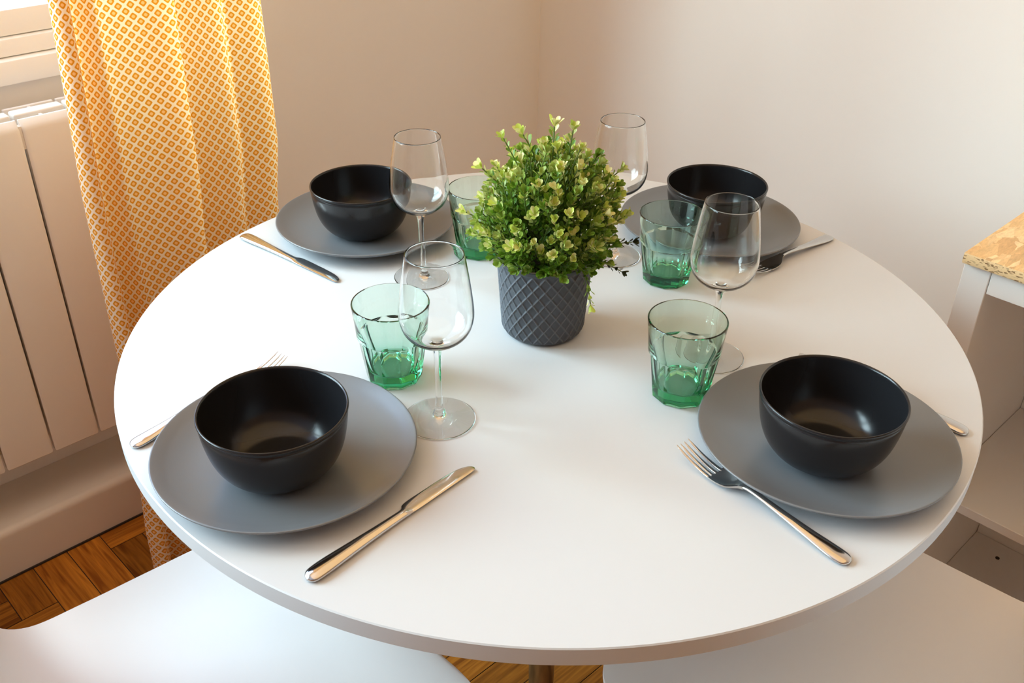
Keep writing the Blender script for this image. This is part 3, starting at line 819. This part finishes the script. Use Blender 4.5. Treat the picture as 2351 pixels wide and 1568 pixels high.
for i in range(NS):
    zz = -0.62 + 1.62 * (i + 0.5) / NS
    ph = math.asin(max(-1, min(1, zz))); th = i * golden
    tgt = ell(th, ph) * random.uniform(0.80, 1.07) + ctr
    org = Vector((0.02 * math.cos(th), 0.02 * math.sin(th), 0.095)) if zz < 0.3 else Vector((0.012 * math.cos(th), 0.012 * math.sin(th), 0.12))
    d = (tgt - org); L_ = d.length
    ln = min(L_, random.uniform(0.040, 0.070)); st_ = tgt - d.normalized() * ln
    if zz < -0.2 and Vector((tgt.x, tgt.y)).length > 0.03 and tgt.z < 0.108:
        tgt.z = 0.108 + random.uniform(0, 0.008)
        st_ = Vector((tgt.x * 0.5, tgt.y * 0.5, 0.104)); d = tgt - st_; ln = d.length
    left = 0.5 - 0.5 * math.cos(th) 
    pale = random.choice((0.2, 0.5, 0.8, 1.0, 1.0)) if zz > -0.2 else random.choice((0.1, 0.25, 0.5))
    fo.sprig(st_, d, ln, pale, size=random.uniform(0.88, 1.12))
# inner fill so that no light passes straight through the crown
for i in range(90):
    v = Vector((random.gauss(0, 1), random.gauss(0, 1), random.gauss(0, 1))).normalized() * random.uniform(0.02, 0.058)
    if v.z < -0.035: v.z = -0.035
    fo.sprig(ctr + v * 0.5, v + Vector((0, 0, 0.01)), 0.03, 0.05, size=1.05)
fo_leaves = fo.bm; fo_stems = fo.st
def put_foliage(nm, F, parent):
    style(F.bm, 180)
    o = obj(nm, F.bm, M['leaf'], parent, recalc=False)
    so = obj('stems', F.st, M['stem'], o if nm == 'sprig' else parent)
    return o
fol = put_foliage('foliage', fo, pl)
def extra(p, d, ln, pale, curve, dark=False, size=1.0, label=None):
    F = Foliage(); F.sprig(Vector(p), Vector(d), ln, pale, Vector(curve), dark, size)
    o = put_foliage('sprig', F, pl)
    if label: o['label'] = label
# stray sprigs the photo shows standing out of the crown
extra((0.035, -0.030, 0.106), (0.35, -0.75, 0.25), 0.062, 1.0, (0, -0.6, -4.2), size=1.0, label='pale sprig hanging over the pot rim')
extra((0.060, -0.005, 0.118), (1, -0.25, 0.10), 0.046, 0.1, (0, 0, 0.4), dark=True, size=0.9, label='dark twiggy sprig')
extra((0.052, -0.020, 0.108), (1, -0.30, -0.25), 0.040, 0.1, (0, 0, -0.4), dark=True, size=0.85, label='dark twiggy sprig')
extra((-0.055, -0.02, 0.145), (-1, -0.25, 0.55), 0.045, 1.0, (0, 0, 0.2), size=1.05, label='pale sprig')
extra((-0.030, 0.00, 0.205), (-0.55, 0.0, 1), 0.045, 0.9, (0, 0, 0.2), size=1.05)
extra((-0.012, 0.00, 0.215), (-0.35, 0.0, 1), 0.040, 1.0, (-1.0, 0, 0.0), size=1.25)
extra((0.005, 0.00, 0.215), (0.02, 0.0, 1), 0.042, 1.0, (0, 0, 0.2), size=1.2)
extra((0.022, 0.00, 0.215), (0.12, 0.0, 1), 0.040, 0.9, (0, 0, 0.2), size=1.1)
extra((-0.045, -0.01, 0.185), (-0.9, 0.0, 0.75), 0.042, 1.0, (0, 0, 0.4), size=1.1)
extra((0.052, 0.00, 0.180), (0.9, 0.0, 0.75), 0.042, 0.7, (0, 0, 0.4), size=1.0)

# ------------------------------------------------------------------ chairs
def chair_shell():
    """local: +y from the front edge to the back, z = 0 on the seat"""
    key = [  # y, z, halfwidth, edge lift, edge wrap forward
        (0.000, -0.014, 0.100, 0.000, 0.0), (0.004, -0.008, 0.130, 0.002, 0.0), (0.012, -0.003, 0.165, 0.005, 0.0), (0.030, 0.000, 0.198, 0.009, 0.0), (0.060, 0.000, 0.222, 0.013, 0.0), (0.12, -0.006, 0.240, 0.018, 0.0),
        (0.20, -0.014, 0.243, 0.028, 0.0), (0.28, -0.014, 0.242, 0.033, 0.0), (0.345, 0.000, 0.240, 0.028, 0.000), (0.390, 0.032, 0.230, 0.034, 0.010), (0.418, 0.080, 0.217, 0.045, 0.035),
        (0.438, 0.140, 0.208, 0.045, 0.060), (0.458, 0.210, 0.213, 0.025, 0.068), (0.476, 0.280, 0.213, 0.008, 0.060), (0.492, 0.335, 0.196, -0.004, 0.050), (0.502, 0.368, 0.160, -0.012, 0.042), (0.506, 0.382, 0.105, -0.012, 0.036)]
    pr = smooth_prof(key, 6); nv = 40
    def surf(off):
        rows = []
        for i, (y, z, w, lift, wrap) in enumerate(pr):
            row = []
            for k in range(nv + 1):
                t = -1 + 2 * k / nv
                e2 = abs(t) ** 3.2
                row.append(Vector((w * t, y - wrap * abs(t) ** 2.2, z + lift * e2)))
            rows.append(row)
        return rows
    bm = bmesh.new(); top = surf(0)
    g = [[bm.verts.new(c) for c in r] for r in top]
    for a, b in zip(g, g[1:]):
        for k in range(nv): bm.faces.new((a[k], a[k + 1], b[k + 1], b[k]))
    bmesh.ops.recalc_face_normals(bm, faces=bm.faces)
    bm.normal_update(); bm.faces.ensure_lookup_table()
    if bm.faces[len(bm.faces) // 4].normal.z < 0:
        for f in bm.faces: f.normal_flip()
    bm.normal_update()
    # thickness downwards
    bmesh.ops.solidify(bm, geom=list(bm.faces), thickness=0.006)
    return bm
def make_chair(label, loc, ang):
    """ang: direction the sitter faces"""
    t = thing('shell_chair', label, 'chair', loc, ang - math.pi / 2 + math.pi, 'white shell chairs')
    SZ = 0.443
    o = obj('seat_shell', chair_shell(), M['chair'], t, sharp=70); o.location = (0, 0, SZ)
    for x in (-1, 1):
        for (y0, y1) in ((0.13, 0.04), (0.31, 0.40)):
            bm = bmesh.new(); a = Vector((0.10 * x, y0, SZ - 0.055)); b = Vector((0.215 * x, y1, 0.0006))
            tube(bm, [a, a.lerp(b, 0.5), b], [0.0145, 0.0135, 0.0095], 14); obj('leg', bm, M['legwood'], t)
    bm = bmesh.new()
    for x in (-1, 1):
        tube(bm, [(0.118 * x, 0.115, SZ - 0.10), (0.118 * x, 0.325, SZ - 0.10)], 0.004, 8)
    for y in (0.115, 0.325): tube(bm, [(-0.118, y, SZ - 0.105), (0.118, y, SZ - 0.105)], 0.004, 8)
    for x in (-1, 1):
        for y in (0.13, 0.31): tube(bm, [(0.10 * x, y, SZ - 0.075), (0.09 * x, y, SZ - 0.0215)], 0.005, 8)
    obj('brace', bm, M['black'], t)
    return t
# left chair faces +U, right chair faces -N
q = P(0.500, -0.716)
make_chair('white plastic shell chair pulled up at the left, near the radiator', (q.x, q.y, 0), ANG)
q = P(0.810, -0.497)
make_chair('white plastic shell chair at the right, before the open shelf unit', (q.x, q.y, 0), math.atan2(-NY, -NX) + math.radians(0))

# ------------------------------------------------------------------ shelf unit with a chipboard worktop
CU0, CU1, CN0, CN1 = 1.320, 1.715, -0.439, 0.75
cab = thing('shelf_unit', 'open white shelf unit under the chipboard worktop', 'shelf unit', (0, 0, 0), ROT)
def cpart(name, boxes, m=None):
    bm = bmesh.new()
    for s0, s1, n0, n1, z0, z1 in boxes: add_box(bm, s0, s1, -n1, -n0, z0, z1, bev=0.001, seg=1)
    return obj(name, bm, m or M['cab'], cab)
pt = 0.038
cpart('side_panel', [(CU0, CU1, CN0, CN0 + pt, 0.0005, ZT)])
cpart('side_panel', [(CU0, CU1, CN1 - pt, CN1, 0.0005, ZT)])
cpart('top_panel', [(CU0, CU1, CN0 + pt + 0.0012, CN1 - pt - 0.0012, ZT - 0.038, ZT)])
cpart('shelf', [(CU0 + 0.043, CU1 - 0.009, CN0 + pt + 0.0006, CN1 - pt - 0.0006, ZT - 0.440, ZT - 0.423)])
cpart('bottom_panel', [(CU0 + 0.03, CU1 - 0.009, CN0 + pt + 0.0006, CN1 - pt - 0.0006, 0.0005, 0.012)])
cpart('back_panel', [(CU1 - 0.008, CU1 - 0.001, CN0 + pt + 0.0006, CN1 - pt - 0.0006, 0.002, ZT - 0.039)])
for i in range(6):
    bm = bmesh.new(); lathe(bm, [(0, 0.0), (0.004, 0.0), (0.004, 0.0012), (0.0034, 0.0016), (0, 0.0016)], 16)
    o = obj('screw_cap', bm, M['dark'], cab); o.location = (CU1 - 0.055, -(CN0 + 0.10 + 0.1 * i), 0.0121)
# worktop
bm = bmesh.new()
add_box(bm, 1.308, UR - 0.004, -0.78, 0.440, ZT + 0.0004, ZT + 0.0172, bev=0.0025, seg=2)
for f in bm.faces: f.material_index = 0 if abs(f.normal.z) > 0.5 else 1
bm.normal_update()
for f in bm.faces: f.material_index = 0 if f.normal.z > 0.5 else 1
tag(obj('worktop', bm, [M['osb'], M['osb_edge']], rotz=ROT), 'chipboard worktop lying on the white shelf unit by the wall', 'worktop')
